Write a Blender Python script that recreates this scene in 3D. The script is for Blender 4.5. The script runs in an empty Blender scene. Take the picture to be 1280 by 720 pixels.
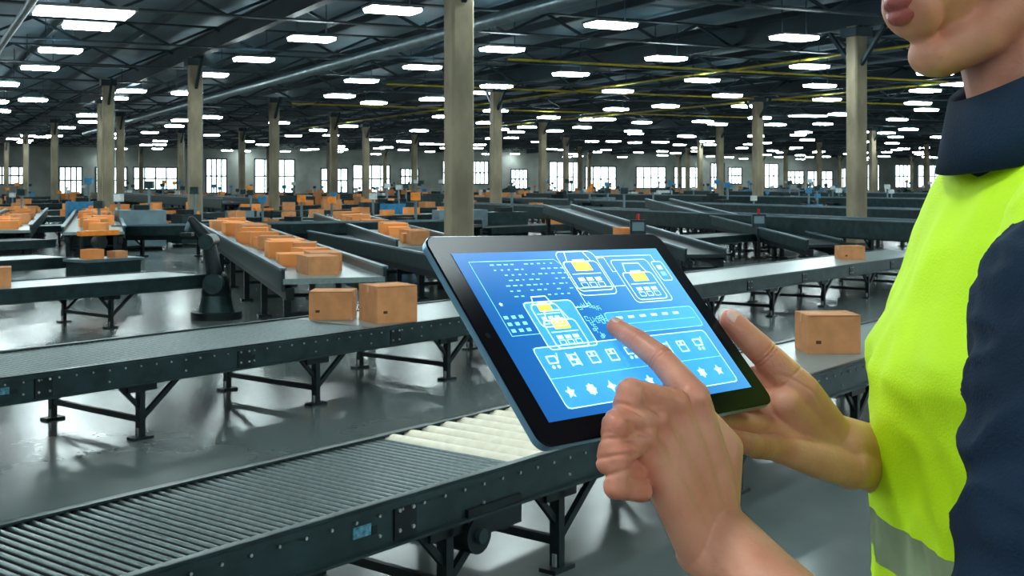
import bpy, math, random
from mathutils import Vector, Matrix, noise
random.seed(7)
H=2.3
scene=bpy.context.scene
COL=scene.collection

# ---------------------------------------------------------------- materials
def mat(name,col,rough=.5,metal=0.,nscale=8.,var=.15,bump=0.,bscale=60.,emit=None,es=0.,col2=None,sss=0.,coord='Object',detail=4.,coat=0.,stretch=None,spec=None,sample=True):
    m=bpy.data.materials.new(name); m.use_nodes=True
    nt=m.node_tree; N=nt.nodes; L=nt.links
    b=N['Principled BSDF']
    b.inputs['Roughness'].default_value=rough
    b.inputs['Metallic'].default_value=metal
    if spec is not None: b.inputs['Specular IOR Level'].default_value=spec
    tc=N.new('ShaderNodeTexCoord'); src=tc.outputs[coord]
    if stretch:
        mp=N.new('ShaderNodeMapping'); mp.inputs['Scale'].default_value=stretch
        L.new(src,mp.inputs['Vector']); src=mp.outputs['Vector']
    n=N.new('ShaderNodeTexNoise'); n.inputs['Scale'].default_value=nscale; n.inputs['Detail'].default_value=detail
    L.new(src,n.inputs['Vector'])
    r=N.new('ShaderNodeValToRGB')
    c=Vector(col); d=Vector(col2) if col2 else c*(1-var)
    e=c if col2 else c*(1+var)
    r.color_ramp.elements[0].position=.32; r.color_ramp.elements[0].color=(*d,1)
    r.color_ramp.elements[1].position=.68; r.color_ramp.elements[1].color=(*e,1)
    L.new(n.outputs['Fac'],r.inputs['Fac']); L.new(r.outputs['Color'],b.inputs['Base Color'])
    if bump>0:
        n2=N.new('ShaderNodeTexNoise'); n2.inputs['Scale'].default_value=bscale; n2.inputs['Detail'].default_value=3
        L.new(src,n2.inputs['Vector'])
        bp=N.new('ShaderNodeBump'); bp.inputs['Strength'].default_value=bump; bp.inputs['Distance'].default_value=.002
        L.new(n2.outputs['Fac'],bp.inputs['Height']); L.new(bp.outputs['Normal'],b.inputs['Normal'])
    if emit:
        b.inputs['Emission Color'].default_value=(*emit,1); b.inputs['Emission Strength'].default_value=es
        if not sample:
            try: m.cycles.emission_sampling='NONE'
            except Exception: pass
    if sss:
        b.inputs['Subsurface Weight'].default_value=sss
        b.inputs['Subsurface Radius'].default_value=(.6,.2,.1); b.inputs['Subsurface Scale'].default_value=.01
    if coat: b.inputs['Coat Weight'].default_value=coat
    return m

M_frame=mat('painted_teal_steel',(.022,.048,.052),.34,.35,5,.3,.15,40)
M_frame_d=mat('dark_steel',(.011,.021,.024),.4,.4,6,.3)
M_roller=mat('dark_steel_roller',(.22,.26,.26),.28,.75,30,.12)
M_cream=mat('cream_roller',(.78,.72,.58),.4,.0,14,.08)
M_bed=mat('conveyor_bed',(.004,.008,.010),.7,.1)
M_belt=mat('grey_belt',(.25,.31,.31),.3,.2,20,.08)
M_belt_d=mat('dark_belt',(.018,.031,.037),.42,.1,10,.25)
M_bolt=mat('zinc_bolt',(.45,.48,.48),.35,.8)
M_decal=mat('rail_sticker',(.08,.22,.28),.5,0,40,.6)
M_card=mat('cardboard',(.56,.27,.12),.8,0,6,.12,.2,90)
M_card2=mat('cardboard_orange',(.76,.31,.10),.8,0,.6,.25)
M_tape=mat('packing_tape',(.64,.37,.18),.35,0,20,.1)
M_dark=mat('box_seam',(.10,.045,.02),.9)
M_col=mat('column_paint',(.30,.26,.18),.7,0,1.6,.3,.3,18,stretch=(1,1,.4))
M_colbase=mat('column_base',(.07,.07,.065),.7,0,3,.3)
M_roof=mat('roof_deck',(.15,.235,.285),.55,.1,.25,.3)
M_beam=mat('roof_steel',(.017,.038,.052),.5,.2,.5,.3)
M_yel=mat('yellow_pipe',(.6,.48,.05),.5,0,2,.2)
M_pipe=mat('duct_metal',(.17,.245,.275),.4,.5,2,.2)
M_wall=mat('wall_cladding',(.40,.42,.38),.7,0,.3,.25)  # base colour lightened to stand in for haze at the far wall
M_lamp=mat('lamp_lens',(.9,.95,1),.4,0,emit=(.84,.97,.98),es=42)
M_roof_fill=mat('added_roof_fill_glow',(.9,.95,1),.4,0,emit=(.68,.92,.98),es=9,sample=False)  # glow added on the lamp tops to brighten the roof
M_sky=mat('skylight_lens',(.9,.95,1),.4,0,emit=(.84,.97,.98),es=12)
M_house=mat('lamp_housing',(.20,.22,.23),.5,.3)
M_win=mat('window_glass',(.7,.8,.85),.3,0,emit=(.84,.96,.95),es=2.6,sample=False)
M_red=mat('red_paint',(.5,.03,.02),.5)
M_orange=mat('orange_paint',(.75,.26,.03),.5)
M_blue=mat('blue_paint',(.03,.22,.40),.5)
M_white=mat('white_paint',(.55,.6,.6),.5)
def skin_mat():
    m=mat('skin',(.77,.41,.285),.45,0,26,.1,.18,340,sss=.12,col2=(.66,.31,.205))
    nt=m.node_tree;N=nt.nodes;L=nt.links;b=N['Principled BSDF']
    src=b.inputs['Base Color'].links[0].from_socket
    at=N.new('ShaderNodeAttribute');at.attribute_name='redness'
    mx=N.new('ShaderNodeMix');mx.data_type='RGBA'
    L.new(at.outputs['Fac'],mx.inputs['Factor']);L.new(src,mx.inputs['A']);mx.inputs['B'].default_value=(.58,.16,.105,1)
    L.new(mx.outputs['Result'],b.inputs['Base Color']);return m
M_skin=skin_mat()
M_nail=mat('fingernail',(.80,.50,.42),.2,0,30,.05)
M_lip=mat('lips',(.46,.12,.10),.4,0,40,.1,.3,300)
M_hair=mat('hair',(.02,.014,.01),.6,0,80,.4,.6,300)
M_eye=mat('eye_white',(.8,.78,.75),.2)
M_iris=mat('eye_iris',(.06,.03,.015),.15)
M_navy=mat('navy_cotton',(.005,.024,.055),.85,0,5,.25,.35,420)
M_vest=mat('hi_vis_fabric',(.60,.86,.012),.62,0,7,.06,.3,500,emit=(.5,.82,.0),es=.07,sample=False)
M_refl=mat('reflective_tape',(.42,.50,.30),.35,.4,40,.08)
M_trs=mat('trouser_cloth',(.03,.035,.045),.9,0,6,.2)
M_boot=mat('boot_leather',(.04,.025,.015),.6)
M_tab=mat('tablet_black_glass',(.006,.008,.012),.22,0,3,.05,spec=.12)
M_tabm=mat('tablet_aluminium',(.30,.50,.66),.3,.9,3,.05)
M_deck=mat('deck_plate',(.10,.11,.11),.5,.6,20,.2)
M_uiw=mat('ui_white',(.6,.85,1),.4,0,emit=(.62,.89,1.0),es=1.05,sample=False)
M_uic=mat('ui_cyan',(.2,.6,.9),.4,0,emit=(.26,.65,.98),es=.95,sample=False)
M_uip=mat('ui_panel',(.1,.4,.8),.4,0,emit=(.045,.31,.72),es=.92,sample=False)
M_uiy=mat('ui_yellow',(1,.85,.1),.4,0,emit=(1.0,.82,.10),es=1.0,sample=False)

# floor
def floor_mat():
    m=bpy.data.materials.new('polished_concrete'); m.use_nodes=True
    nt=m.node_tree;N=nt.nodes;L=nt.links;b=N['Principled BSDF']
    tc=N.new('ShaderNodeTexCoord')
    n=N.new('ShaderNodeTexNoise');n.inputs['Scale'].default_value=.5;n.inputs['Detail'].default_value=7;n.inputs['Roughness'].default_value=.6
    L.new(tc.outputs['Object'],n.inputs['Vector'])
    r=N.new('ShaderNodeValToRGB');r.color_ramp.elements[0].position=.25;r.color_ramp.elements[0].color=(.105,.130,.127,1)
    r.color_ramp.elements[1].position=.75;r.color_ramp.elements[1].color=(.158,.188,.180,1)
    L.new(n.outputs['Fac'],r.inputs['Fac']);L.new(r.outputs['Color'],b.inputs['Base Color'])
    n3=N.new('ShaderNodeTexNoise');n3.inputs['Scale'].default_value=.6;n3.inputs['Detail'].default_value=2
    L.new(tc.outputs['Object'],n3.inputs['Vector'])
    mr=N.new('ShaderNodeMapRange');mr.inputs['From Min'].default_value=.2;mr.inputs['From Max'].default_value=.8
    mr.inputs['To Min'].default_value=.19;mr.inputs['To Max'].default_value=.25
    L.new(n3.outputs['Fac'],mr.inputs['Value']);L.new(mr.outputs['Result'],b.inputs['Roughness'])
    b.inputs['Specular IOR Level'].default_value=.7
    return m
M_floor=floor_mat()

def screen_mat():
    m=bpy.data.materials.new('lcd_screen'); m.use_nodes=True
    nt=m.node_tree;N=nt.nodes;L=nt.links;b=N['Principled BSDF']
    b.inputs['Base Color'].default_value=(.01,.03,.06,1); b.inputs['Roughness'].default_value=.3
    b.inputs['Specular IOR Level'].default_value=.2
    tc=N.new('ShaderNodeTexCoord'); mp=N.new('ShaderNodeMapping')
    mp.inputs['Location'].default_value=(.5,.5,0); mp.inputs['Scale'].default_value=(4.,3.,1)
    mp.inputs['Rotation'].default_value=(0,0,math.radians(-35))
    L.new(tc.outputs['Object'],mp.inputs['Vector'])
    g=N.new('ShaderNodeTexGradient'); L.new(mp.outputs['Vector'],g.inputs['Vector'])
    r=N.new('ShaderNodeValToRGB'); e=r.color_ramp.elements
    e[0].position=0;e[0].color=(.016,.16,.48,1); e[1].position=1;e[1].color=(.16,.57,.95,1)
    e2=r.color_ramp.elements.new(.45); e2.color=(.028,.25,.66,1)
    L.new(g.outputs['Fac'],r.inputs['Fac']); L.new(r.outputs['Color'],b.inputs['Emission Color'])
    b.inputs['Emission Strength'].default_value=.95
    return m
M_screen=screen_mat()

# ---------------------------------------------------------------- mesh builder
class MB:
    def __init__(s): s.v=[];s.f=[];s.m=[];s.sm=[];s.mats=[]
    def mi(s,m):
        if m not in s.mats: s.mats.append(m)
        return s.mats.index(m)
    def add(s,vs,fs,m,smooth=False):
        o=len(s.v); s.v.extend([tuple(v) for v in vs]); k=s.mi(m)
        for f in fs: s.f.append([i+o for i in f]); s.m.append(k); s.sm.append(smooth)
    def box(s,c,d,m,R=None):
        vs=[]
        for x in(-.5,.5):
            for y in(-.5,.5):
                for z in(-.5,.5):
                    p=Vector((x*d[0],y*d[1],z*d[2]))
                    if R: p=R@p
                    vs.append(p+Vector(c))
        s.add(vs,[(0,1,3,2),(4,6,7,5),(0,4,5,1),(2,3,7,6),(0,2,6,4),(1,5,7,3)],m)
    def bar(s,p0,p1,t,h,m):
        p0=Vector(p0);p1=Vector(p1);d=(p1-p0);L=d.length
        if L<1e-6:return
        R=d.to_track_quat('X','Z').to_matrix()
        s.box((p0+p1)/2,(L,t,h),m,R)
    def cyl(s,p0,p1,r0,m,r1=None,seg=12,caps=True,smooth=True):
        if r1 is None:r1=r0
        p0=Vector(p0);p1=Vector(p1);R=(p1-p0).to_track_quat('Z','Y').to_matrix()
        vs=[]
        for p,r in((p0,r0),(p1,r1)):
            for i in range(seg):
                a=2*math.pi*i/seg; vs.append(p+R@Vector((r*math.cos(a),r*math.sin(a),0)))
        fs=[(i,(i+1)%seg,seg+(i+1)%seg,seg+i) for i in range(seg)]
        s.add(vs,fs,m,smooth)
        if caps: s.add(vs,[tuple(range(seg))[::-1],tuple(range(seg,2*seg))],m,False)
    def caps(s,p0,p1,r0,r1,m,flat=None,seg=20,hs=6):
        """rounded tapered limb segment"""
        p0=Vector(p0);p1=Vector(p1);d=p1-p0
        if d.length<1e-5:d=Vector((0,0,1e-4));p1=p0+d
        R=d.to_track_quat('Z','Y').to_matrix();rings=[]
        for i in range(1,hs+1):
            a=-math.pi/2+math.pi/2*i/hs; rings.append((p0,r0*math.cos(a),r0*math.sin(a)))
        for i in range(0,hs):
            a=math.pi/2*i/hs; rings.append((p1,r1*math.cos(a),r1*math.sin(a)))
        def off(v):
            if flat:
                n=Vector(flat[0]).normalized(); v=v-n*(v.dot(n)*(1-flat[1]))
            return v
        vs=[p0+off(R@Vector((0,0,-r0)))]
        for p,r,z in rings:
            for i in range(seg):
                a=2*math.pi*i/seg; vs.append(p+off(R@Vector((r*math.cos(a),r*math.sin(a),z))))
        vs.append(p1+off(R@Vector((0,0,r1))))
        fs=[(0,1+(i+1)%seg,1+i) for i in range(seg)]
        n=len(rings)
        for k in range(n-1):
            for i in range(seg):
                a=1+k*seg+i;b=1+k*seg+(i+1)%seg; fs.append((a,b,b+seg,a+seg))
        l=len(vs)-1;o=1+(n-1)*seg
        fs+=[(o+i,o+(i+1)%seg,l) for i in range(seg)]
        s.add(vs,fs,m,True)
    def ell(s,c,ax,rad,m,nu=24,nv=14):
        """ellipsoid: ax = 3 unit axes, rad = 3 radii"""
        c=Vector(c);vs=[];fs=[]
        A=[Vector(a) for a in ax]
        def P(t,p):return c+A[0]*rad[0]*math.sin(t)*math.cos(p)+A[1]*rad[1]*math.sin(t)*math.sin(p)+A[2]*rad[2]*math.cos(t)
        vs.append(P(0,0))
        for i in range(1,nv):
            for j in range(nu): vs.append(P(math.pi*i/nv,2*math.pi*j/nu))
        vs.append(P(math.pi,0))
        fs+=[(0,1+j,1+(j+1)%nu) for j in range(nu)]
        for i in range(nv-2):
            for j in range(nu):
                a=1+i*nu+j;b=1+i*nu+(j+1)%nu; fs.append((a,a+nu,b+nu,b))
        o=1+(nv-2)*nu;l=len(vs)-1
        fs+=[(o+j,l,o+(j+1)%nu) for j in range(nu)]
        s.add(vs,fs,m,True)
    def mesh(s,name):
        me=bpy.data.meshes.new(name); me.from_pydata(s.v,[],s.f)
        for m in s.mats: me.materials.append(m)
        me.polygons.foreach_set('material_index',s.m); me.polygons.foreach_set('use_smooth',s.sm)
        me.update(); return me
    def obj(s,name,loc=(0,0,0),rz=0,parent=None):
        o=bpy.data.objects.new(name,s.mesh(name)); COL.objects.link(o)
        o.location=loc;o.rotation_euler=(0,0,rz)
        if parent:o.parent=parent
        return o
def empty(name,loc=(0,0,0)):
    e=bpy.data.objects.new(name,None);COL.objects.link(e);e.location=loc;e.empty_display_size=.1;return e

def organic(name,mb,voxel,iters,material,parent=None,fold=None,creases=(),reds=()):
    o=mb.obj(name+'_src')
    r=o.modifiers.new('r','REMESH'); r.mode='VOXEL'; r.voxel_size=voxel; r.use_smooth_shade=True
    s=o.modifiers.new('s','SMOOTH'); s.factor=.5; s.iterations=iters
    dg=bpy.context.evaluated_depsgraph_get(); dg.update()
    me=bpy.data.meshes.new_from_object(o.evaluated_get(dg))
    bpy.data.objects.remove(o)
    me.name=name; me.materials.clear(); me.materials.append(material)
    for p in me.polygons: p.use_smooth=True; p.material_index=0
    if fold:
        amp,sc=fold
        ns=[v.normal.copy() for v in me.vertices]
        for v,n in zip(me.vertices,ns):
            q=Vector((v.co.x*sc,v.co.y*sc,v.co.z*sc*1.8))
            k=noise.noise(q)+.5*noise.noise(q*2.3+Vector((3,1,7)))
            k=1-abs(k)*2.2
            v.co+=n*amp*k*.5
    if creases:
        ns=[v.normal.copy() for v in me.vertices]
        for v,n in zip(me.vertices,ns):
            tot=0
            for c,ax,rad,wd,dep in creases:
                d=v.co-c
                if d.length_squared<rad*rad:
                    t=d.dot(ax)
                    if abs(t)<3*wd: tot=max(tot,dep*math.exp(-(t/wd)**2)*(1-d.length/rad)**.5)
            if tot: v.co-=n*tot
    if reds:
        at=me.attributes.new('redness','FLOAT','POINT')
        vals=[]
        for v in me.vertices:
            k=0
            for c,rad,am in reds:
                d=(v.co-c).length
                if d<rad: k=max(k,am*(1-(d/rad)**2))
            vals.append(k)
        at.data.foreach_set('value',vals)
    ob=bpy.data.objects.new(name,me);COL.objects.link(ob)
    if parent:ob.parent=parent
    return ob

# ---------------------------------------------------------------- building frame
TB=math.radians(26.74)
V2=Vector((math.cos(TB),math.sin(TB),0));V1=Vector((-math.sin(TB),math.cos(TB),0))
A0,A1,B0,B1=-42,215,-30,190
ZR=8.7
mb=MB();mb.box(((A0+A1)/2,(B0+B1)/2,-.1),(A1-A0,B1-B0,.2),M_floor);mb.obj('floor',rz=TB)
mb=MB();mb.box(((A0+A1)/2,(B0+B1)/2,ZR+.1),(A1-A0,B1-B0,.2),M_roof)
mb.obj('ceiling',rz=TB)
for nm,c,d in(('wall_back',((A0+A1)/2,B1+.15,ZR/2),(A1-A0,.3,ZR)),('wall_front',((A0+A1)/2,B0-.15,ZR/2),(A1-A0,.3,ZR)),
              ('wall_left',(A0-.15,(B0+B1)/2,ZR/2),(.3,B1-B0,ZR)),('wall_right',(A1+.15,(B0+B1)/2,ZR/2),(.3,B1-B0,ZR))):
    mb=MB();mb.box(c,d,M_wall)
    mb.obj(nm,rz=TB)
# windows
k=1
a=-2
while a<A1-8:
    mb=MB(); w=random.choice([3.2,4.5,6.5]);z0=random.choice([.6,1.2,2.0]);z1=random.choice([4.6,5.2,6.0])
    mb.box((a+w/2,B1-.06,(z0+z1)/2),(w,.06,z1-z0),M_win)
    for q in range(5): mb.box((a+w*q/4,B1-.12,(z0+z1)/2),(.2,.12,z1-z0+.2),M_beam)
    for z in(z0,(z0+z1)/2,z1): mb.box((a+w/2,B1-.12,z),(w+.2,.12,.2),M_beam)
    mb.obj('window_%d'%k,rz=TB);k+=1;a+=w+random.choice([1.0,2,4.5])
b=60
while b<B1-8:
    mb=MB();w=4.5
    mb.box((A1-.06,b+w/2,3.2),(.06,w,3.2),M_win)
    for q in range(4): mb.box((A1-.12,b+w*q/3,3.2),(.12,.14,3.4),M_beam)
    mb.obj('window_%d'%k,rz=TB);k+=1;b+=8

# roof steel
mb=MB()
b=B0+4
while b<B1:
    mb.box(((A0+A1)/2,b,7.45),(A1-A0,.3,.06),M_beam);mb.box(((A0+A1)/2,b,8.2),(A1-A0,.3,.06),M_beam);
    a=-20
    while a<150:
        mb.bar((a,b,7.45),(a+1.6,b,8.2),.09,.09,M_beam);mb.bar((a+1.6,b,8.2),(a+3.2,b,7.45),.09,.09,M_beam);a+=3.2
    b+=9
a=A0+3
while a<A1:
    mb.box((a,(B0+B1)/2,8.45),(.14,B1-B0,.28),M_beam);a+=3.4
for a in [10.7+17.6*i for i in range(-2,11)]:
    mb.box((a,(B0+B1)/2,7.5),(.34,B1-B0,.07),M_beam);mb.box((a,(B0+B1)/2,7.85),(.12,B1-B0,.7),M_beam);mb.box((a,(B0+B1)/2,8.2),(.34,B1-B0,.07),M_beam)
mb.obj('roof_trusses',rz=TB)
mb=MB()
mb.cyl((15.0,-10,6.95),(15.0,120,6.95),.2,M_pipe,seg=14)
mb.cyl((3.0,0,7.2),(3.0,120,7.2),.12,M_pipe,seg=10)
for b in range(0,120,9): mb.bar((15,b,6.95),(15,b,7.5),.03,.03,M_beam)
mb.obj('ventilation_duct',rz=TB)
mb=MB()
for a in(33,47): mb.cyl((a,20,7.35),(a,110,7.35),.05,M_yel,seg=8)
for b in(44,58,75): mb.cyl((22,b,7.35),(60,b,7.35),.05,M_yel,seg=8)
mb.obj('yellow_gas_pipes',rz=TB)
# lamps: suspended rectangular fixtures with a shallow diffuser, its depth imitating lamp bloom
mb=MB();rr=random.Random(3)
a=4.9-7*5;i=0
while a<170:
    b=30.9-7.4*8
    while b<B1-3:
        far=b>60
        if b<60 or rr.random()<(.70 if b<110 else .45):
            ja,jb=(rr.uniform(-1.2,1.2),rr.uniform(-2,2)) if far else (0,0)
            L,W=1.4,.8; z=7.0+(rr.uniform(-.35,.3) if far else 0)
            x,y=a+ja,b+jb
            mb.box((x,y,z+.10),(L+.1,W+.1,.06),M_house)
            vs=[]
            for zz,k1 in((z+.07,1.),(z,.99),(z-.03,.95)):
                vs+=[(x-L/2*k1,y-W/2*k1,zz),(x+L/2*k1,y-W/2*k1,zz),(x+L/2*k1,y+W/2*k1,zz),(x-L/2*k1,y+W/2*k1,zz)]
            mb.add(vs,[(q,(q+1)%4,4+(q+1)%4,4+q) for q in range(4)]+[(4+q,4+(q+1)%4,8+(q+1)%4,8+q) for q in range(4)]+[(8,9,10,11)],M_lamp)
            if b<110: mb.box((x,y,z+.14),(L*.8,W*.6,.02),M_roof_fill)  # added upward-glowing panel, lifts the ceiling brightness
            mb.bar((x-.5,y,z+.1),(x-.5,y,8.4),.025,.025,M_beam);mb.bar((x+.5,y,z+.1),(x+.5,y,8.4),.025,.025,M_beam)
        b+=7.4
    a+=7;i+=1
mb.obj('ceiling_lamps',rz=TB)
mb=MB()
for (x,y,l,w) in((4.6,37.0,2.6,1.8),(28,60,2.5,1.2),(60,70,2.5,1.4),(48,44,2.4,1.2)):
    mb.box((x,y,7.33),(l+.2,w+.2,.1),M_house);mb.box((x,y,7.25),(l,w,.06),M_sky)
mb.obj('skylight_panels',rz=TB)

# columns
mb=MB();S=.52;c=.05;h=S/2
prof=[(-h+c,-h),(h-c,-h),(h,-h+c),(h,h-c),(h-c,h),(-h+c,h),(-h,h-c),(-h,-h+c)]
vs=[(x,y,z) for z in(.0,7.5) for x,y in prof]
mb.add(vs,[(i,(i+1)%8,8+(i+1)%8,8+i) for i in range(8)]+[tuple(range(8,16))],M_col)
mb.box((0,0,.15),(.72,.72,.3),M_colbase);mb.box((0,0,7.3),(.75,.75,.3),M_beam)
mb.cyl((h+.04,0,.3),(h+.04,0,7.2),.03,M_pipe,seg=8)
for s in(-1,1): mb.bar((0,s*.2,6.2),(0,s*1.3,7.4),.12,.12,M_beam)
cm=mb.mesh('column_mesh')
colpos=[]
for ia in range(-1,10):
    a=10.7+17.6*ia
    for ib in range(-1,6):
        b=(23.8+26.8*ib) if ia<=0 else (30.6+27.5*ib)
        if (a<0 and b<60) or b>180 : continue
        if ib<0 and ia in(0,): continue
        colpos.append((a,b))
colpos+=[(9.0,63.0),(2.5,80),(14,92),(20,72),(36,100),(24,120)]
for a,b in colpos:
    o=bpy.data.objects.new('support_column',cm);COL.objects.link(o)
    o.location=V2*a+V1*b;o.rotation_euler=(0,0,TB)
def nearcol(x,y,r):
    return any((V2*a+V1*b-Vector((x,y,0))).length<r for a,b in colpos)

# ---------------------------------------------------------------- conveyors
def conveyor(name,p0,p1,width,top,sections,legs,bolts=True,rail=.22,top1=None,motor=None,decals=()):
    p0=Vector((*p0,0));p1=Vector((*p1,0));d=p1-p0;L=d.length;rz=math.atan2(d.y,d.x)
    top1=top if top1 is None else top1
    Z=lambda x:top+(top1-top)*x/L
    mb=MB();hw=width/2
    for s in(-1,1):
        y=s*hw
        mb.bar((0,y,Z(0)-rail/2),(L,y,Z(L)-rail/2),.014,rail,M_frame)
        mb.bar((0,y-s*.02,Z(0)-.006),(L,y-s*.02,Z(L)-.006),.055,.012,M_frame)
        mb.bar((0,y+s*.015,Z(0)-rail),(L,y+s*.015,Z(L)-rail),.06,.014,M_frame)
        mb.bar((0,y+s*.012,Z(0)-.03),(L,y+s*.012,Z(L)-.03),.02,.03,M_frame)
        if bolts:
            x=.1
            while x<min(L,14):
                for dz in((.06,.16) if int(x*10)%4==0 else (.06,)):
                    mb.cyl((x,y,Z(x)-dz),(x,y+s*.018,Z(x)-dz),.009,M_bolt,seg=6)
                x+=.16
            x=1.2
            while x<L:
                mb.box((x,y+s*.012,Z(x)-rail/2-.01),(.16,.012,rail*.78),M_frame_d)
                for q in(-.05,.05):
                    for e in(-.05,.05): mb.cyl((x+q,y,Z(x)-rail/2+e),(x+q,y+s*.028,Z(x)-rail/2+e),.011,M_bolt,seg=6)
                x+=2.1
    mb.bar((0,0,Z(0)-.11),(L,0,Z(L)-.11),width-.03,.02,M_bed)
    for x0,x1,ty in sections:
        if ty=='roller':
            x=x0+.03
            while x<x1:
                mb.cyl((x,-hw+.02,Z(x)-.028),(x,hw-.02,Z(x)-.028),.0145,M_roller,seg=8,caps=False);x+=.058
        elif ty=='cream':
            x=x0+.09
            while x<x1:
                mb.cyl((x,-hw+.03,Z(x)-.075),(x,hw-.03,Z(x)-.075),.072,M_cream,seg=20);x+=.172
        elif ty=='belt':
            mb.bar((x0,0,Z(x0)-.03),(x1,0,Z(x1)-.03),width-.06,.03,M_belt)
            mb.cyl((x0,-hw+.04,Z(x0)-.05),(x0,hw-.04,Z(x0)-.05),.03,M_frame_d)
        elif ty=='dark':
            mb.bar((x0,0,Z(x0)-.03),(x1,0,Z(x1)-.03),width-.06,.03,M_belt_d)
    for x in legs:
        if x>L:continue
        zt=Z(x)-rail
        for s in(-1,1):
            y=s*(hw-.03)
            mb.bar((x,y,.02),(x,y,zt+.05),.07,.055,M_frame_d)
            mb.box((x,y,.012),(.2,.12,.024),M_frame_d)
            mb.cyl((x,y,.02),(x,y,.1),.035,M_bolt,seg=8)
            mb.box((x,y,zt-.02),(.3,.07,.1),M_frame_d)
            if zt>.3:
                mb.bar((x,y,zt*.35),(x+.42,y,zt+.02),.035,.045,M_frame_d)
                mb.bar((x,y,zt*.55),(x-.24,y,zt+.02),.03,.04,M_frame_d)
        mb.bar((x,-hw+.03,zt*.35),(x,hw-.03,zt*.35),.04,.05,M_frame_d)
        mb.bar((x,-hw+.03,zt-.03),(x,hw-.03,zt-.03),.05,.06,M_frame_d)
    if motor is not None:
        x=motor;y=-hw+.08;z=Z(x)-rail-.1
        mb.cyl((x-.05,y-.12,z),(x-.05,y+.3,z),.10,M_frame_d,seg=20)
        mb.cyl((x+.2,y-.1,z+.03),(x+.2,y+.05,z+.03),.06,M_frame_d,seg=16)
        mb.box((x+.1,y-.06,z+.07),(.46,.1,.16),M_frame_d)
        mb.cyl((x-.05,y-.15,z),(x-.05,y-.11,z),.04,M_frame,seg=12)
    for x,wd in decals:
        mb.box((x,-hw-.010,Z(x)-.11),(wd,.006,.055),M_decal)
        mb.box((x+wd*.7,-hw-.010,Z(x)-.12),(wd*.3,.006,.045),M_frame_d)
    return mb.obj(name,loc=p0,rz=rz)
UU=Vector((.6215,.7834));NN=Vector((-.7834,.6215))
def sw(s,w): v=UU*s+NN*w; return (v.x,v.y)
# nearest line
S0=-1.
conveyor('roller_conveyor',sw(S0,4.76),sw(17,4.76),1.14,.72,[(0,5.36-S0,'roller'),(5.36-S0,8.6-S0,'cream'),(8.6-S0,18,'belt')],
   [x-S0 for x in(.9,2.9,4.75,5.75,8,10.2,12.4,14.6)],motor=5.0-S0,decals=((4.1-S0,.12),(2.4-S0,.1),(6.5-S0,.12)))
conveyor('roller_conveyor',sw(0,10.02),sw(27.6,10.02),1.5,.72,[(0,9.4,'roller'),(9.4,27.6,'belt')],
   [2.2,4.3,6.36,8.46,10.5,12.6,14.7,16.8,18.9,21,23.1,25.2,27.2],decals=((5.0,.2),(7.5,.15)))
# rows behind
def row(name,s0,s1,w,width=1.3,top=.72,ty='belt',bolts=False):
    L=s1-s0
    return conveyor(name,sw(s0,w),sw(s1,w),width,top,[(0,L,ty)],[.8+2.3*i for i in range(int(L/2.3))],bolts=bolts)
row('belt_conveyor',-6,12.7,17.4,1.4,.74)
row('belt_conveyor',-4,14,23.6,1.5,.74)
row('belt_conveyor',0,18,31,1.5,.74,'dark')
row('belt_conveyor',0,60,39,1.6,.8)
row('belt_conveyor',20,90,49,1.8,.8,'dark')
row('belt_conveyor',10,100,60,1.8,.8)
row('belt_conveyor',20,130,74,2,.9,'dark')
row('belt_conveyor',30,150,90,2,.9,'dark')
row('belt_conveyor',40,170,110,2,.9)
row('belt_conveyor',24,46,17.5,1.4,.74,'dark')
row('belt_conveyor',32,70,27,1.4,.74,'dark')

def trough(name,p0,p1,width,z0,z1,boxes=True,wallh=.32,dens=1.):
    p0v=Vector((*p0,0));p1v=Vector((*p1,0));d=p1v-p0v;L=d.length;rz=math.atan2(d.y,d.x)
    mb=MB();hw=width/2
    mb.bar((0,0,z0),(L,0,z1),width,.08,M_belt_d if not boxes else M_belt)
    for s in(-1,1):
        mb.bar((0,s*hw,z0+.02),(L,s*hw,z1+.02),.05,wallh,M_frame)
        mb.bar((0,s*hw,z0+.02+wallh/2),(L,s*hw,z1+.02+wallh/2),.10,.04,M_pipe)
        mb.bar((0,s*(hw-.1),z0-.18),(L,s*(hw-.1),z1-.18),.12,.18,M_frame_d)
    n=max(2,int(L/3))
    for i in range(n+1):
        x=.4+(L-.8)*i/n;z=z0+(z1-z0)*x/L
        for s in(-1,1):
            mb.bar((x,s*hw*.85,0),(x,s*hw*.85,z),.1,.1,M_frame_d);mb.box((x,s*hw*.85,.02),(.3,.22,.04),M_frame_d)
            mb.bar((x,s*hw*.85,z*.4),(x+.5,s*hw*.85,z-.1),.05,.05,M_frame_d)
        mb.bar((x,-hw*.85,z*.4),(x,hw*.85,z*.4),.06,.06,M_frame_d)
    mb.obj(name,loc=p0v,rz=rz)
    if boxes:
        mb=MB();x=.9
        while x<L-.6:
            z=z0+(z1-z0)*x/L
            sx,sy,sz=random.uniform(.45,.8),random.uniform(.4,.65),random.uniform(.2,.34)
            R=Matrix.Rotation(random.uniform(-.3,.3),3,'Z')
            if random.random()<dens: mb.box((x,random.uniform(-.25,.25),z+.04+sz/2),(sx,sy,sz),random.choice([M_card2,M_card2,M_card]),R)
            x+=sx+random.uniform(.06,.3)
        mb.obj('cardboard_boxes',loc=p0v,rz=rz)
trough('chute_conveyor',(-2.6,17.6),(-9.3,38),1.5,.86,.92,dens=1)
trough('chute_conveyor',(-1.7,25.5),(-6.5,44),1.5,.9,1.0,dens=.8)
trough('chute_conveyor',(-11.5,33),(-18,52),1.6,.9,1.0,dens=1)
trough('chute_conveyor',(-14.5,34),(-21,52),1.6,.9,1.0,dens=.9)
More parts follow.
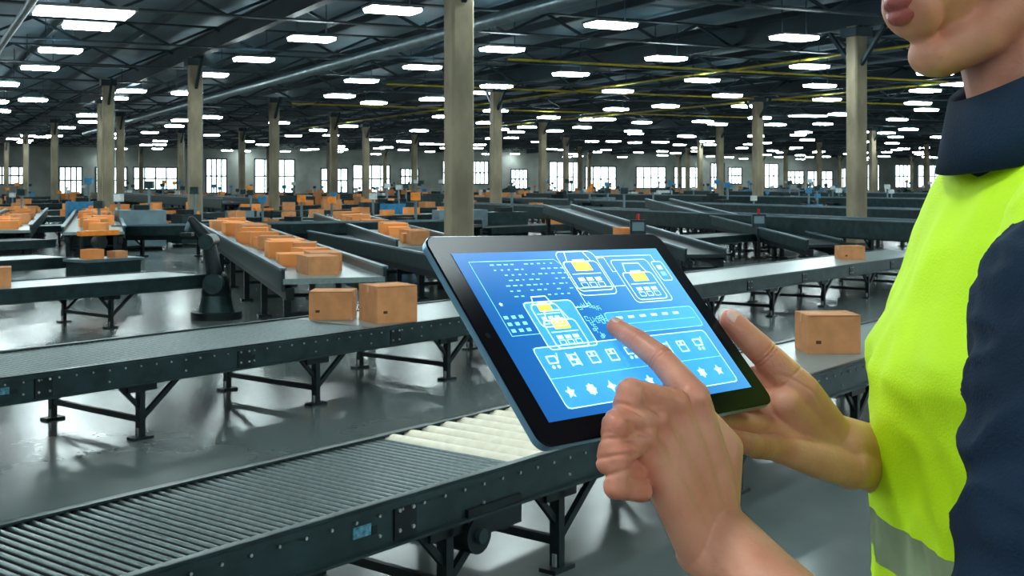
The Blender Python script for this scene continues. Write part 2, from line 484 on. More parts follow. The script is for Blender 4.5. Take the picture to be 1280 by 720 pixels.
trough('trunk_conveyor',(11.2,31),(-3,62),1.3,1.0,1.0,False,.5)
trough('trunk_conveyor',(17.5,34),(-2,77),1.3,1.1,1.1,False,.5)
trough('trunk_conveyor',(0,20.5),(-5.0,33),1.2,.75,.8,False,.3)
trough('incline_conveyor',(4.6,28.5),(1.6,42),1.0,.55,1.35,False,.3)
trough('incline_conveyor',(8.6,33),(5.6,46),1.0,.55,1.5,False,.3)
trough('incline_conveyor',(-1,33),(-12,37),1.0,1.1,.8,False,.3)
trough('sorting_conveyor',(22,60),(2,95),2.,1.2,1.2,False,.5)
trough('sorting_conveyor',(40,75),(18,120),2.,1.2,1.2,False,.5)
trough('sorting_conveyor',(-14,62),(-34,100),2.,1.2,1.2,False,.5)

# box mass on far rows
mb=MB();rr=random.Random(11)
def dropbox(s,w,z,k=1.):
    x,y=sw(s,w);sx,sy,sz=rr.uniform(.4,.8)*k,rr.uniform(.4,.6)*k,rr.uniform(.25,.45)*k
    R=Matrix.Rotation(rr.uniform(0,3),3,'Z')
    mb.box((x,y,z+sz/2),(sx,sy,sz),rr.choice([M_card,M_card2,M_card2]),R)
for s0,s1,w,z,n in((-4,12,17.4,.725,1),(-2,13,23.6,.725,6),(2,17,31,.725,12),(2,58,39,.785,26),(22,88,49,.785,24),(12,98,60,.785,30),(22,128,74,.885,28),(32,148,90,.885,24),(42,168,110,.885,24),(26,45,17.5,.725,3),(33,69,27,.725,7)):
    for i in range(n): dropbox(s0+(s1-s0)*(i+rr.uniform(.1,.9))/n,w+rr.uniform(-.3,.3),z,1.+(w>45)*.3)
mb.obj('cardboard_boxes')

# far machinery, standing in the aisles between the lines
mb=MB()
for i in range(300):
    w=rr.choice([28.,35.,44.,54.5,67,82,100,118])+rr.uniform(-1.5,1.5);s=rr.uniform(8,150)
    x,y=sw(s,w)
    if y<36 or abs(x/y)>.55 or nearcol(x,y,2.): continue
    m=rr.choice([M_frame,M_frame_d,M_pipe,M_frame,M_frame,M_blue,M_white,M_pipe]+([M_orange] if x<-8 else []));hh=rr.uniform(.6,1.5)
    R=Matrix.Rotation(rr.choice([.46,.9]),3,'Z')
    lx=rr.uniform(.8,2.4) if m is not M_orange else 1.
    mb.box((x,y,hh/2+.1),(lx,rr.uniform(.6,1.1),hh-.1),m,R)
    mb.box((x,y,.05),(lx*.9,.6,.1),M_frame_d,R)
    mb.box((x,y,hh+.12),(.5,.5,.2),M_frame_d,R)
    mb.cyl((x+.3,y,hh),(x+.3,y,hh+.8),.05,M_pipe,seg=6);mb.box((x+.3,y,hh+.9),(.3,.2,.25),rr.choice([M_white,M_blue,M_orange,M_frame,M_frame]))
mb.obj('sorting_machines')

# packing stations in the left aisle
for (x,y) in((-8.5,25.0),(-15.5,30.6),(-12.3,43.),(-9.6,47.)):
    e=empty('packing_machine',(x,y,0));e.rotation_euler=(0,0,.9)
    mb=MB();mb.box((0,0,.42),(1.3,.7,.5),M_frame);mb.box((0,0,.7),(1.4,.8,.06),M_pipe)
    for q in(-.55,.55):
        for r_ in(-.28,.28): mb.box((q,r_,.1),(.08,.08,.2),M_frame_d)
    mb.obj('table',parent=e)
    mb=MB()
    for q in(-.4,.4): mb.box((q,.2,.98),(.06,.06,.5),M_frame_d)
    mb.box((0,.2,1.24),(.9,.16,.1),M_orange);mb.cyl((0,.05,1.05),(0,.3,1.05),.12,M_frame_d,seg=16);mb.obj('tape_head',parent=e)
    mb=MB();mb.box((-.35,-.12,.83),(.36,.3,.2),M_card2);mb.box((.25,-.1,.80),(.3,.3,.14),M_card);mb.obj('cartons',parent=e)

# cardboard box (foreground)
def cbox(x,y,z,sx,sy,sz,rot):
    mb=MB()
    mb.box((0,0,sz/2),(sx,sy,sz),M_card)
    mb.box((0,0,sz+.001),(sx*1.002,.05,.003),M_tape)
    for s in(-1,1): mb.box((s*(sx/2+.001),0,sz-.04),(.003,.05,.08),M_tape)
    mb.box((0,.0,sz+.003),(sx,.004,.001),M_dark)
    for s in(-1,1):
        mb.box((0,s*(sy/2+.0008),sz-.012),(sx,.0016,.003),M_dark)
        mb.box((s*sx*.3,s*(sy/2+.001),sz*.3),(.05,.002,.03),M_dark)
    o=mb.obj('cardboard_box',loc=(x,y,z),rz=rot)
    bv=o.modifiers.new('b','BEVEL');bv.width=.004;bv.segments=2
    return o
RU=math.atan2(.7834,.6215)
p=sw(9.75,10.42);cbox(*p,.706,.50,.42,.33,RU-.9)
p=sw(9.95,9.72);cbox(*p,.706,.50,.50,.42,RU-.35)
p=sw(10.75,4.72);cbox(*p,.706,.50,.40,.36,math.radians(4))
p=sw(23.9,10.0);cbox(*p,.706,.5,.4,.28,.1)
p=sw(8.0,17.4);cbox(*p,.726,.42,.42,.5,.2)
p=sw(9.3,17.35);cbox(*p,.726,.5,.4,.30,.4)

# robot arm
e=empty('industrial_robot_arm',(-5.0,20.3,0))
mb=MB()
mb.cyl((0,0,0),(0,0,.12),.42,M_frame_d,seg=28);mb.cyl((0,0,.12),(0,0,.4),.3,M_frame,.24,seg=28);mb.obj('base',parent=e)
mb=MB()
mb.caps((0,0,.45),(0.0,0,.62),.25,.2,M_frame_d);mb.cyl((0,-.28,.6),(0,.28,.6),.17,M_frame,seg=20);mb.obj('shoulder_joint',parent=e)
mb=MB();mb.caps((0,-.05,.6),(-.12,-.05,1.3),.15,.11,M_frame_d);mb.obj('lower_arm',parent=e)
mb=MB();mb.cyl((-.12,-.25,1.3),(-.12,.2,1.3),.13,M_frame,seg=20);mb.caps((-.12,0,1.3),(-.42,0,1.66),.11,.07,M_frame_d);mb.obj('upper_arm',parent=e)
mb=MB();mb.caps((-.42,0,1.66),(-.5,0,1.5),.06,.04,M_pipe);mb.box((-.5,0,1.42),(.2,.2,.06),M_frame_d);mb.obj('gripper',parent=e)
for (x,y) in((3.2,30.5),(7.4,36)):
    e=empty('control_stand',(x,y,0));mb=MB()
    mb.box((0,0,.02),(.4,.4,.04),M_frame_d);mb.box((0,0,.5),(.1,.1,1.),M_frame_d);mb.obj('post',parent=e)
    mb=MB();mb.box((0,0,1.15),(.4,.15,.4),M_frame);mb.box((0,-.08,1.18),(.3,.01,.22),M_pipe);mb.cyl((0,0,1.35),(0,0,1.5),.04,M_red,seg=10);mb.obj('panel',parent=e)

# ---------------------------------------------------------------- platform
e=empty('inspection_platform',(0,0,0));DZ=H-1.38
mb=MB();mb.box((.2,.45,DZ-.03),(2.2,2.5,.06),M_deck);
for x in(-.85,1.25):
    for y in(-.75,1.65): mb.box((x,y,(DZ-.06)/2),(.08,.08,DZ-.06),M_frame);mb.box((x,y,.01),(.2,.2,.02),M_frame)
    mb.box((x,.45,DZ-.12),(.06,2.4,.12),M_frame)
for y in(-.75,1.65): mb.box((.2,y,DZ-.12),(2.1,.06,.12),M_frame)
mb.obj('deck',parent=e)
mb=MB()
for x in(-.85,.2,1.25): mb.cyl((x,-.78,DZ),(x,-.78,DZ+1.1),.022,M_yel)
for z in(.55,1.1): mb.cyl((-.85,-.78,DZ+z),(1.25,-.78,DZ+z),.022,M_yel);mb.cyl((1.27,-.78,DZ+z),(1.27,1.65,DZ+z),.022,M_yel)
for y in(.4,1.6): mb.cyl((1.27,y,DZ),(1.27,y,DZ+1.1),.022,M_yel)
mb.obj('guard_rail',parent=e)

# ---------------------------------------------------------------- tablet
C=Vector((.0716,.8837,-.1044+H))
ta=Vector((.7002,.7135,-.0237)).normalized();tb=Vector((.4691,-.4859,-.7375));tb=(tb-ta*tb.dot(ta)).normalized()
tn=ta.cross(-tb).normalized()
te=empty('tablet_computer')
te.matrix_world=Matrix((( ta.x,-tb.x,tn.x,C.x),(ta.y,-tb.y,tn.y,C.y),(ta.z,-tb.z,tn.z,C.z),(0,0,0,1)))
TW,TH=.266,.174
def rrect(w,h,r,n=8):
    pts=[]
    for cx,cy,a0 in((w/2-r,h/2-r,0),(-w/2+r,h/2-r,90),(-w/2+r,-h/2+r,180),(w/2-r,-h/2+r,270)):
        for i in range(n+1):
            a=math.radians(a0+90*i/n);pts.append((cx+r*math.cos(a),cy+r*math.sin(a)))
    return pts
def slab(mb,layers,m,capm=None):
    vs=[];n=0
    for w,h,r,z in layers:
        p=rrect(w,h,r);n=len(p);vs+=[(x,y,z) for x,y in p]
    fs=[]
    for k in range(len(layers)-1):
        for i in range(n): fs.append((k*n+i,k*n+(i+1)%n,(k+1)*n+(i+1)%n,(k+1)*n+i))
    fs.append(tuple(range(n))[::-1]);fs.append(tuple((len(layers)-1)*n+i for i in range(n)))
    mb.add(vs,fs,m)
mb=MB()
slab(mb,[(TW-.006,TH-.006,.007,-.0085),(TW-.001,TH-.001,.009,-.0065),(TW,TH,.010,-.003),(TW,TH,.010,-.0012)],M_tabm);mb.obj('aluminium_back',parent=te)
mb=MB();slab(mb,[(TW-.0006,TH-.0006,.0097,-.0012),(TW-.0006,TH-.0006,.0097,-.0004),(TW-.002,TH-.002,.0092,0)],M_tab)
mb.cyl((-TW/2+.008,0,0),(-TW/2+.008,0,.0002),.0022,M_bed,seg=16);mb.obj('glass_front',parent=te)
SW,SH=.232,.141
mb=MB();mb.add([(-SW/2,-SH/2,.0003),(SW/2,-SH/2,.0003),(SW/2,SH/2,.0003),(-SW/2,SH/2,.0003)],[(0,1,2,3)],M_screen);mb.obj('screen',parent=te)
# UI graphics on the display
ui=MB();ZU=[.0006]
def P(U,V): return ((U-.5)*SW,(.5-V)*SH)
def seg(p,q,t,m):
    a=Vector(p);b=Vector(q);d=(b-a)
    if d.length<1e-7:return
    d.normalize();n=Vector((-d.y,d.x))*t/2;a=a-d*t/2;b=b+d*t/2;zu=ZU[0]
    ui.add([(*(a+n),zu),(*(a-n),zu),(*(b-n),zu),(*(b+n),zu)],[(0,1,2,3)],m)
def poly(pts,t,m,close=True):
    for i in range(len(pts)-(0 if close else 1)): seg(pts[i],pts[(i+1)%len(pts)],t,m)
def rr_out(U0,V0,U1,V1,r,t,m):
    a=P(U0,V0);b=P(U1,V1);cx,cy=(a[0]+b[0])/2,(a[1]+b[1])/2
    poly([(cx+x,cy+y) for x,y in rrect(abs(b[0]-a[0]),abs(b[1]-a[1]),r,4)],t,m)
def fill(U0,V0,U1,V1,m):
    zu=ZU[0]
    a=P(U0,V0);b=P(U1,V1);ui.add([(a[0],b[1],zu),(b[0],b[1],zu),(b[0],a[1],zu),(a[0],a[1],zu)],[(0,1,2,3)],m)
def disc(U,V,r,m,n=12):
    zu=ZU[0]
    c=P(U,V);ui.add([(c[0]+r*math.cos(2*math.pi*i/n),c[1]+r*math.sin(2*math.pi*i/n),zu) for i in range(n)],[tuple(range(n))],m)
rg=random.Random(5)
def glyph(U,V,w,h,m,t=.0007):
    ks=[(0,0,1,0),(0,.5,1,.5),(0,1,1,1),(0,0,0,.5),(0,.5,0,1),(1,0,1,.5),(1,.5,1,1)]
    for k in rg.sample(ks,5): seg(P(U+k[0]*w,V+k[1]*h),P(U+k[2]*w,V+k[3]*h),t,m)
ZU[0]=.00045
fill(.10,.60,.95,.95,M_uip);fill(.50,.43,.97,.57,M_uip);fill(.17,.33,.39,.62,M_uip)
ZU[0]=.0006
for r_ in range(7):
    for c_ in range(11):
        if rg.random()<.8:
            fill(.13+c_*.030+r_*.004,.08+r_*.034,.13+c_*.030+r_*.004+rg.uniform(.008,.02),.08+r_*.034+.008,M_uic)
def device(U,V,sc):
    rr_out(U-.085*sc,V-.05*sc,U+.085*sc,V+.15*sc,.004,.0010,M_uiw)
    poly([P(U-.06*sc,V-.05*sc),P(U-.045*sc,V-.12*sc),P(U+.045*sc,V-.12*sc),P(U+.06*sc,V-.05*sc)],.0010,M_uiw,False)
    fill(U-.042*sc,V-.045*sc,U+.042*sc,V+.015*sc,M_uiy)
    fill(U-.03*sc,V-.065*sc,U+.03*sc,V-.052*sc,M_uiw)
    seg(P(U-.07*sc,V+.035*sc),P(U+.07*sc,V+.035*sc),.0008,M_uiw)
    for i in range(3):
        u0=U-.058*sc+i*.042*sc
        fill(u0,V+.06*sc,u0+.030*sc,V+.085*sc,M_uiw);rr_out(u0,V+.095*sc,u0+.030*sc,V+.125*sc,.0005,.0007,M_uiw)
device(.545,.13,1.0);device(.80,.22,.95)
rr_out(.17,.33,.39,.62,.004,.0009,M_uiw)
device(.255,.38,.7);device(.28,.49,.85)
rr_out(.45,.01,.64,.31,.006,.0008,M_uiw);rr_out(.70,.08,.90,.38,.004,.0008,M_uiw)
rr_out(.915,.10,.975,.24,.003,.0008,M_uiw);fill(.932,.13,.958,.16,M_uiw);fill(.932,.175,.958,.205,M_uic)
rr_out(.50,.43,.97,.57,.004,.0007,M_uic);seg(P(.52,.51),P(.95,.51),.0006,M_uic)
poly([P(.39,.38),P(.45,.38),P(.45,.26),P(.70,.26)],.0007,M_uiw,False)
poly([P(.64,.06),P(.68,.06),P(.68,.16),P(.70,.16)],.0007,M_uiw,False)
poly([P(.64,.05),P(.94,.05),P(.94,.10)],.0007,M_uiw,False)
poly([P(.05,.06),P(.43,.06),P(.45,.10)],.0006,M_uic,False)
poly([P(.05,.06),P(.05,.52),P(.17,.52)],.0006,M_uic,False)
for i in range(9): fill(.06+(i%3)*.032,.40+(i//3)*.04,.06+(i%3)*.032+.018,.40+(i//3)*.04+.02,M_uic)
for i in range(20): glyph(.42+rg.uniform(-.02,.07),.38+rg.uniform(-.04,.18),.013,.026,M_uic,.0006)
rr_out(.10,.60,.95,.95,.004,.0008,M_uiw);seg(P(.10,.78),P(.95,.78),.0006,M_uic)
def cart(U,V,m):
    rr_out(U,V,U+.038,V+.04,.0006,.0011,m);seg(P(U+.038,V+.04),P(U+.050,V-.012),.0009,m)
    disc(U+.008,V+.062,.0015,m);disc(U+.030,V+.062,.0015,m)
def parcel(U,V,m):
    rr_out(U,V,U+.038,V+.066,.0006,.0011,m);fill(U+.014,V,U+.024,V+.026,m);seg(P(U,V+.026),P(U+.038,V+.026),.0008,m)
def rack(U,V,m):
    for i in range(3): seg(P(U,V+.005+i*.028),P(U+.040,V+.005+i*.028),.0011,m)
    for q in(0,.040): seg(P(U+q,V-.004),P(U+q,V+.068),.0011,m)
    fill(U+.006,V+.012,U+.018,V+.028,m);fill(U+.022,V+.040,U+.034,V+.056,m)
for i in range(9): (cart,parcel,rack)[(i*2+i//3)%3](.135+i*.09,.655,M_uiw)
for i in range(6): fill(.55+i*.06,.46,.55+i*.06+.03,.475,M_uiw)
def star(U,V,r,m,k=5,inn=.5):
    zu=ZU[0]
    c=P(U,V);pts=[]
    for i in range(2*k):
        a=math.pi/2+i*math.pi/k;q=r if i%2==0 else r*inn;pts.append((c[0]+q*math.cos(a),c[1]+q*math.sin(a),zu))
    ui.add([(c[0],c[1],zu)]+pts,[(0,1+i,1+(i+1)%(2*k)) for i in range(2*k)],m)
for i in range(9):
    (lambda k,inn:star(.15+i*.092,.865,.0050,M_uiw,k,inn))(*((5,.5),(8,.75),(4,.45),(6,.6))[i%4])
star(.08,.33,.002,M_uiw)
ui.obj('display_graphics',parent=te)

# ---------------------------------------------------------------- worker
W=empty('warehouse_worker')
def V(x,y,z): return Vector((x,y,z+H))
def T(a,b,c): return C+ta*a+tb*b+tn*c
def chain(mb,pts,rs,m,flat=None):
    for i in range(len(pts)-1): mb.caps(pts[i],pts[i+1],rs[i],rs[i+1],m,flat)
CR=[];RD=[]
E3=((1,0,0),(0,1,0),(0,0,1))
def finger(mb,pts,rs,m,cr=1.):
    chain(mb,pts,rs,m)
    for i in(1,2):
        ax=(pts[i+1]-pts[i-1]).normalized()
        mb.ell(pts[i],E3,(rs[i]*1.06,)*3,m,16,10)
        if cr:
            for o,dp in((-.0028,.0006),(0,.0010),(.0028,.0006)) if i==1 else ((-.0014,.0005),(.0012,.0006)):
                CR.append((pts[i]+ax*o,ax,rs[i]*1.6,.0008,dp*cr))
        RD.append((pts[i],rs[i]*2.0,.48))
    RD.append((pts[3],rs[3]*2.6,.7)); RD.append((pts[0],rs[0]*1.9,.40))
# --- pointing hand (person's left)
mb=MB();m=M_skin
wr=V(.1395,.83,-.244);el=V(.290,.665,-.385);d=(el-wr)
K=[V(.1246,.82,-.147),V(.108,.806,-.149),V(.094,.793,-.156),V(.084,.782,-.166)]
backn=Vector((.67,-.72,.064)).normalized()
tip=T(-.006,.008,.0075)
pip=V(.104,.841,-.1235);dip=tip+(pip-tip)*.48+tn*.001
F1=[K[1],V(.078,.786,-.138),V(.069,.779,-.161),V(.084,.792,-.174)]
F2=[K[2],V(.067,.770,-.155),V(.062,.765,-.178),V(.079,.780,-.190)]
F3=[K[3],V(.067,.763,-.174),V(.066,.761,-.193),V(.084,.777,-.200)]
finger(mb,[K[0],pip,dip,tip],[.0112,.0096,.0083,.0068],m)
finger(mb,F1,[.0108,.0098,.0090,.0080],m,0)
finger(mb,F2,[.0105,.0094,.0087,.0078],m,0)
finger(mb,F3,[.0099,.0087,.0080,.0072],m,0)
for A_,B_ in((F1,F2),(F2,F3)):
    for j,ww in((0,.5),(1,0),(1,.5),(2,0)):
        pa=A_[j]+((A_[j+1]-A_[j])*ww);pb=B_[j]+((B_[j+1]-B_[j])*ww)
        CR.append(((pa+pb)/2,(pb-pa).normalized(),.018,.0016,.0019))
for i,(k,r) in enumerate(zip(K,(.0122,.0122,.012,.011))):
    root=wr+(k-K[1])*.45
    chain(mb,[root,(root+k)/2+backn*.002,k],[.0175,.0155,r],m,(backn,.82))
    mb.caps(root,wr+d*.22,.0175,.021,m)
    mb.ell(k+backn*.0032,E3,(.0088,)*3,m,16,10)
    chain(mb,[root+backn*.0120,(root+k)/2+backn*.0120,k+backn*.0078],[.0024,.0028,.003],m)
pm=(K[0]+K[3])/2
mb.caps(wr+(pm-wr)*.2-backn*.004,wr+(pm-wr)*.75-backn*.006,.026,.026,m,(backn,.62))
mb.caps(wr+(K[3]-wr)*.25-backn*.006,V(.093,.795,-.186),.020,.013,m)
chain(mb,[wr+Vector((.004,.012,.018)),V(.150,.848,-.188),V(.130,.843,-.163),V(.108,.836,-.150)],[.0165,.0135,.011,.0090],m)
chain(mb,[wr,wr+d*.18,wr+d*.5,wr+d*.8,el],[.0265,.0290,.039,.045,.042],m,(backn,.86))
organic('pointing_hand_and_forearm',mb,.0011,10,M_skin,W,creases=CR,reds=RD)
mb=MB()
fd=(tip-dip).normalized();up=(tn-fd*tn.dot(fd)).normalized();side=fd.cross(up)
mb.ell(tip-fd*.0008+up*.0049,(fd,side,up),(.0060,.0048,.0020),M_nail)
mb.obj('index_fingernail',parent=W)
# --- holding hand (person's right)
CR.clear();RD.clear()
mb=MB()
w2=V(.273,1.0,-.221);e2=V(.44,1.20,-.30);d=e2-w2
K2=[T(.163,.047,-.029),T(.154,.068,-.030),T(.146,.090,-.031),T(.143,.111,-.029)]
finger(mb,[K2[0],T(.128,.034,-.028),T(.105,.027,-.025),T(.085,.022,-.0200)],[.0108,.0102,.0092,.008],m)
finger(mb,[K2[1],T(.112,.060,-.030),T(.086,.054,-.026),T(.062,.050,-.0200)],[.0112,.0102,.0092,.008],m)
finger(mb,[K2[2],T(.108,.084,-.030),T(.083,.080,-.026),T(.062,.077,-.0200)],[.0110,.0100,.0090,.008],m)
finger(mb,[K2[3],T(.112,.108,-.024),T(.094,.106,-.019),T(.078,.100,-.0175)],[.0104,.0095,.0085,.0075],m)
th=[w2+Vector((-.012,-.006,.012)),V(.236,.978,-.172),V(.206,.979,-.140),T(.1445,.010,.003)]
for k,r in zip(K2,(.0122,.013,.0128,.012)):
    root=w2+(k-K2[1])*.42
    chain(mb,[root,(root+k)/2,k],[.0185,.017,r],m,(tn,.85))
    mb.caps(root,w2+d*.25,.0185,.024,m)
mb.caps(w2+(K2[1]-w2)*.15,w2+(K2[1]-w2)*.8,.027,.025,m,(tn,.65))
chain(mb,th,[.0205,.0165,.0125,.0098],m)
mb.caps(th[1],K2[0],.0145,.0110,m);mb.caps((th[1]+th[2])/2,K2[0],.0110,.0095,m);mb.caps(th[0],w2+d*.22,.0205,.023,m)
for o,dp in((-.003,.0007),(0,.0011),(.003,.0007)): CR.append((th[2]+(th[3]-th[1]).normalized()*o,(th[3]-th[1]).normalized(),.022,.0009,dp))
RD+=[(th[3],.026,.6),(th[2],.022,.4),(th[1],.025,.3)]
pc=T(.175,.085,-.008);CR.append((pc,(ta*.8-tb*.6).normalized(),.03,.0011,.0014));CR.append((T(.185,.065,-.005),(ta*.3+tb*.9).normalized(),.028,.0011,.0014))
mb.caps(w2+Vector((-.012,-.008,-.004)),T(.165,.085,-.012),.02,.014,m)
chain(mb,[w2,w2+d*.2,w2+d*.55,e2],[.0285,.030,.040,.044],m,(tn,.88))
organic('holding_hand_and_forearm',mb,.0011,12,M_skin,W,creases=CR,reds=RD)
mb=MB()
fd=(th[3]-th[2]).normalized();up=(Vector((.45,-.8,.3)));up=(up-fd*up.dot(fd)).normalized();side=fd.cross(up)
mb.ell(th[3]+up*.0068+fd*.001,(fd,side,up),(.0076,.0062,.0028),M_nail);mb.obj('thumb_nail',parent=W)

# --- head
f=Vector((-.86,-.29,-.42)).normalized();u=Vector((0,0,1));u=(u-f*u.dot(f)).normalized();l=u.cross(f)
mouth=V(.316,.985,.139)
hc=mouth-f*.09+u*.061
HM=Matrix.Translation(mouth)@Matrix.Scale(1.10,4)@Matrix.Translation(-mouth)
def Hd(a,b,c): return hc+f*a+l*b+u*c
hp=[]
mb=MB()
mb.ell(Hd(-.012,0,.045),(f,l,u),(.098,.077,.088),m)
mb.ell(Hd(.012,0,-.01),(f,l,u),(.074,.064,.085),m)
mb.ell(Hd(.045,0,-.045),(f,l,u),(.042,.044,.048),m)
for s in(-1,1):
    chain(mb,[Hd(-.020,s*.062,-.030),Hd(-.012,s*.060,-.070),Hd(.045,s*.030,-.100),Hd(.068,0,-.104)],[.018,.020,.018,.018],m)
    mb.ell(Hd(.0,s*.040,-.065),(f,l,u),(.045,.024,.035),m)
    mb.ell(Hd(.058,s*.036,-.012),(f,l,u),(.022,.02,.02),m)
    chain(mb,[Hd(.083,s*.045,.032),Hd(.094,s*.015,.034)],[.010,.011],m)
    mb.ell(Hd(-.005,s*.078,-.002),(f,l,u),(.018,.007,.031),m)
    mb.ell(Hd(.093,s*.012,-.024),(f,l,u),(.011,.008,.008),m)
mb.ell(Hd(.073,0,-.102),(f,l,u),(.017,.022,.017),m)
mb.ell(Hd(.078,0,-.064),(f,l,u),(.013,.030,.024),m)
chain(mb,[Hd(.093,0,.024),Hd(.112,0,-.02)],[.008,.011],m)
mb.ell(Hd(.01,0,-.085),(f,l,u),(.05,.045,.02),m)
mb.caps(Hd(-.035,0,-.03),V(.465,1.0,-.05),.056,.060,m)
hp.append(organic('head',mb,.0024,7,M_skin,W,reds=[(Hd(.082,0,-.045),.06,.25),(Hd(.11,0,-.02),.02,.3),(Hd(.06,.04,-.02),.05,.25),(Hd(.03,.02,-.12),.07,.25)]))
mb=MB()
for k,(z,r,rf) in enumerate(((-.054,.0050,.0890),(-.0648,.0064,.0882))):
    pts=[]
    for i in range(9):
        t=-1+2*i/8; pts.append(Hd(rf-.013*t*t,t*.024,z+(-.002*t*t if k==0 else .004*t*t)+(.001 if k==0 and abs(t)<.2 else 0)))
    chain(mb,pts,[r*(1-.75*abs(-1+2*i/8)**2) +.0008 for i in range(9)],M_lip)
hp.append(organic('lips',mb,.0012,3,M_lip,W))
mb=MB()
for s in(-1,1):
    mb.ell(Hd(.078,s*.031,.012),(f,l,u),(.012,.013,.0115),M_eye);mb.ell(Hd(.087,s*.031,.009),(f,l,u),(.0035,.006,.006),M_iris)
hp.append(mb.obj('eyes',parent=W))
mb=MB()
for s in(-1,1): chain(mb,[Hd(.088,s*.05,.033),Hd(.099,s*.033,.042),Hd(.101,s*.014,.036)],[.0025,.0045,.004],M_hair)
hp.append(mb.obj('eyebrows',parent=W))
mb=MB()
mb.ell(Hd(-.026,0,.065),(f,l,u),(.102,.084,.084),M_hair);mb.ell(Hd(-.05,0,.02),(f,l,u),(.07,.079,.085),M_hair)
for s in(-1,1): mb.ell(Hd(.0,s*.068,.035),(f,l,u),(.02,.012,.035),M_hair)
hp.append(organic('hair',mb,.004,3,M_hair,W,fold=(.004,60)))
for o in hp: o.data.transform(HM)

# --- shirt
mb=MB();m=M_navy
shL=V(.380,.800,-.085);shR=V(.48,1.175,-.09)
mb.ell(V(.465,1.0,-.16),((1,0,0),(0,1,0),(0,0,1)),(.110,.165,.17),m)
mb.ell(V(.455,1.0,-.38),((1,0,0),(0,1,0),(0,0,1)),(.105,.150,.2),m)
chain(mb,[V(.485,1.0,.03),V(.46,.90,-.010),shL],[.060,.058,.062],m)
chain(mb,[V(.485,1.0,.03),V(.49,1.09,-.02),shR],[.060,.058,.058],m)
el_=V(.290,.665,-.385);dl=wr-el_
chain(mb,[shL,shL+(el_-shL)*.5,el_,el_+dl*.22],[.066,.061,.055,.050],m)
dr=w2-e2
chain(mb,[shR,shR+(e2-shR)*.5,e2,e2+dr*.2],[.060,.058,.054,.050],m)
organic('navy_shirt',mb,.004,4,M_navy,W,fold=(.012,13))
def band(name,rings,mat_,parent,th=.003):
    n=64;vs=[];fs=[]
    for fn in rings:
        for i in range(n): vs.append(fn(2*math.pi*i/n))
    for k in range(len(rings)-1):
        for i in range(n): fs.append((k*n+i,k*n+(i+1)%n,(k+1)*n+(i+1)%n,(k+1)*n+i))
    mb=MB();mb.add(vs,fs,mat_,True);o=mb.obj(name,parent=parent)
    s=o.modifiers.new('s','SOLIDIFY');s.thickness=th;s.offset=0;return o
def ring(cx,cy,z,a,b,zf=0,amp=0):
    return lambda t:V(cx+a*math.cos(t),cy+b*math.sin(t),z+zf*math.cos(t)+amp*math.sin(5*t))
band('shirt_collar',[ring(.480,1,-.0,.085,.105,.01),ring(.468,1,.035,.080,.092,.025),ring(.462,1,.080,.078,.084,.035),ring(.458,1,.112,.080,.086,.048),ring(.458,1,.114,.087,.094,.048),ring(.462,1,.068,.096,.106,.034),ring(.466,1,.030,.104,.118,.024)],M_navy,W,.0035)

# --- vest (loft) + shoulder straps
keys=[(.018,.490,.080,.115),(.0,.482,.095,.155),(-.025,.477,.106,.185),(-.055,.473,.117,.200),(-.115,.463,.130,.203),(-.16,.456,.137,.198),(-.22,.455,.134,.190),(-.30,.456,.130,.182),(-.40,.453,.128,.175),(-.50,.45,.134,.185),(-.58,.45,.140,.195)]
def interp(z):
    for i in range(len(keys)-1):
        if z<=keys[i][0] and z>=keys[i+1][0]:
            t=(keys[i][0]-z)/(keys[i][0]-keys[i+1][0]);return [keys[i][j]*(1-t)+keys[i+1][j]*t for j in range(1,4)]
    return keys[-1][1:]
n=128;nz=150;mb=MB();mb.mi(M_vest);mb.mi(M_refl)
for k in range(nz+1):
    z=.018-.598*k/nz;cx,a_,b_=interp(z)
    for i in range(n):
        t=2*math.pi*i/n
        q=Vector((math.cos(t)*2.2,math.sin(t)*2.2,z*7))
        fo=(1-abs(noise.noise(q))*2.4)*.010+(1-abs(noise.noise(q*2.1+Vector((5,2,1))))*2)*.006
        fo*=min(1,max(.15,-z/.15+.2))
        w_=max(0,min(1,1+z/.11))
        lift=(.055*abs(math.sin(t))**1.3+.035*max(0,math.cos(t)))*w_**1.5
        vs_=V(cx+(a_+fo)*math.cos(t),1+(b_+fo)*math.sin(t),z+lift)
        mb.v.append(tuple(vs_))
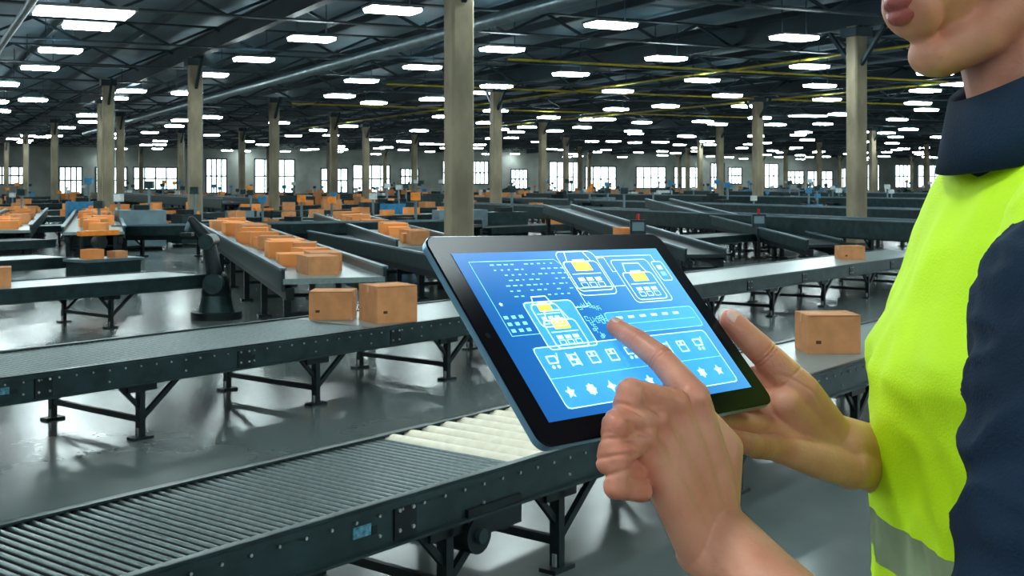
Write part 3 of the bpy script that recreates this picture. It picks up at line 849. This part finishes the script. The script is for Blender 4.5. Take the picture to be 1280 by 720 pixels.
for k in range(nz):
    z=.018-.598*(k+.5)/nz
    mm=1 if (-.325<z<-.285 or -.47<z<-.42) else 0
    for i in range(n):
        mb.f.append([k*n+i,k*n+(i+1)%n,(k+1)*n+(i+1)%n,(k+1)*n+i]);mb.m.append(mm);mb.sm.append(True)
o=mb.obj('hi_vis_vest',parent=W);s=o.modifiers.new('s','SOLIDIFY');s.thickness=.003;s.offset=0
mb=MB()
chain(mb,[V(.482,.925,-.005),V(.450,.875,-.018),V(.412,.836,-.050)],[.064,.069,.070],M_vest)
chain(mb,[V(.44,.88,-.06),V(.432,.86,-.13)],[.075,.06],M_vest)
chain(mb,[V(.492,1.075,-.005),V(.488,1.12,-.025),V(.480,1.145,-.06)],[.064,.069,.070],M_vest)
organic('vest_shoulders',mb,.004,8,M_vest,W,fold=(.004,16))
# --- trousers, boots
mb=MB();m=M_trs
mb.ell(V(.45,1,-.58),((1,0,0),(0,1,0),(0,0,1)),(.12,.165,.13),m)
for y in(-1,1):
    chain(mb,[V(.45,1+y*.085,-.62),V(.435,1+y*.10,-.92),V(.455,1+y*.105,-1.26)],[.09,.068,.058],m)
organic('trousers',mb,.007,4,M_trs,W,fold=(.01,9))
mb=MB()
for y in(-1,1):
    mb.caps(V(.455,1+y*.105,-1.2),V(.455,1+y*.105,-1.32),.05,.052,M_boot);mb.caps(V(.465,1+y*.105,-1.342),V(.31,1+y*.115,-1.345),.037,.034,M_boot)
organic('work_boots',mb,.006,3,M_boot,W)

# ---------------------------------------------------------------- world, camera
wd=bpy.data.worlds.new('World');scene.world=wd;wd.use_nodes=True
wd.node_tree.nodes['Background'].inputs['Color'].default_value=(.5,.6,.7,1);wd.node_tree.nodes['Background'].inputs['Strength'].default_value=.3
cam=bpy.data.cameras.new('camera');co=bpy.data.objects.new('camera',cam);COL.objects.link(co)
co.location=(0,0,H);co.rotation_euler=(math.pi/2,0,0)
cam.sensor_width=36;cam.lens=1500/1280*36;cam.shift_y=-132/1280;cam.clip_start=.05;cam.clip_end=600
cam.dof.use_dof=True;cam.dof.focus_distance=.93;cam.dof.aperture_fstop=60
scene.camera=co
try:
    scene.view_settings.view_transform='Standard';scene.view_settings.look='None';scene.view_settings.exposure=.18;scene.view_settings.gamma=.85
except Exception: pass
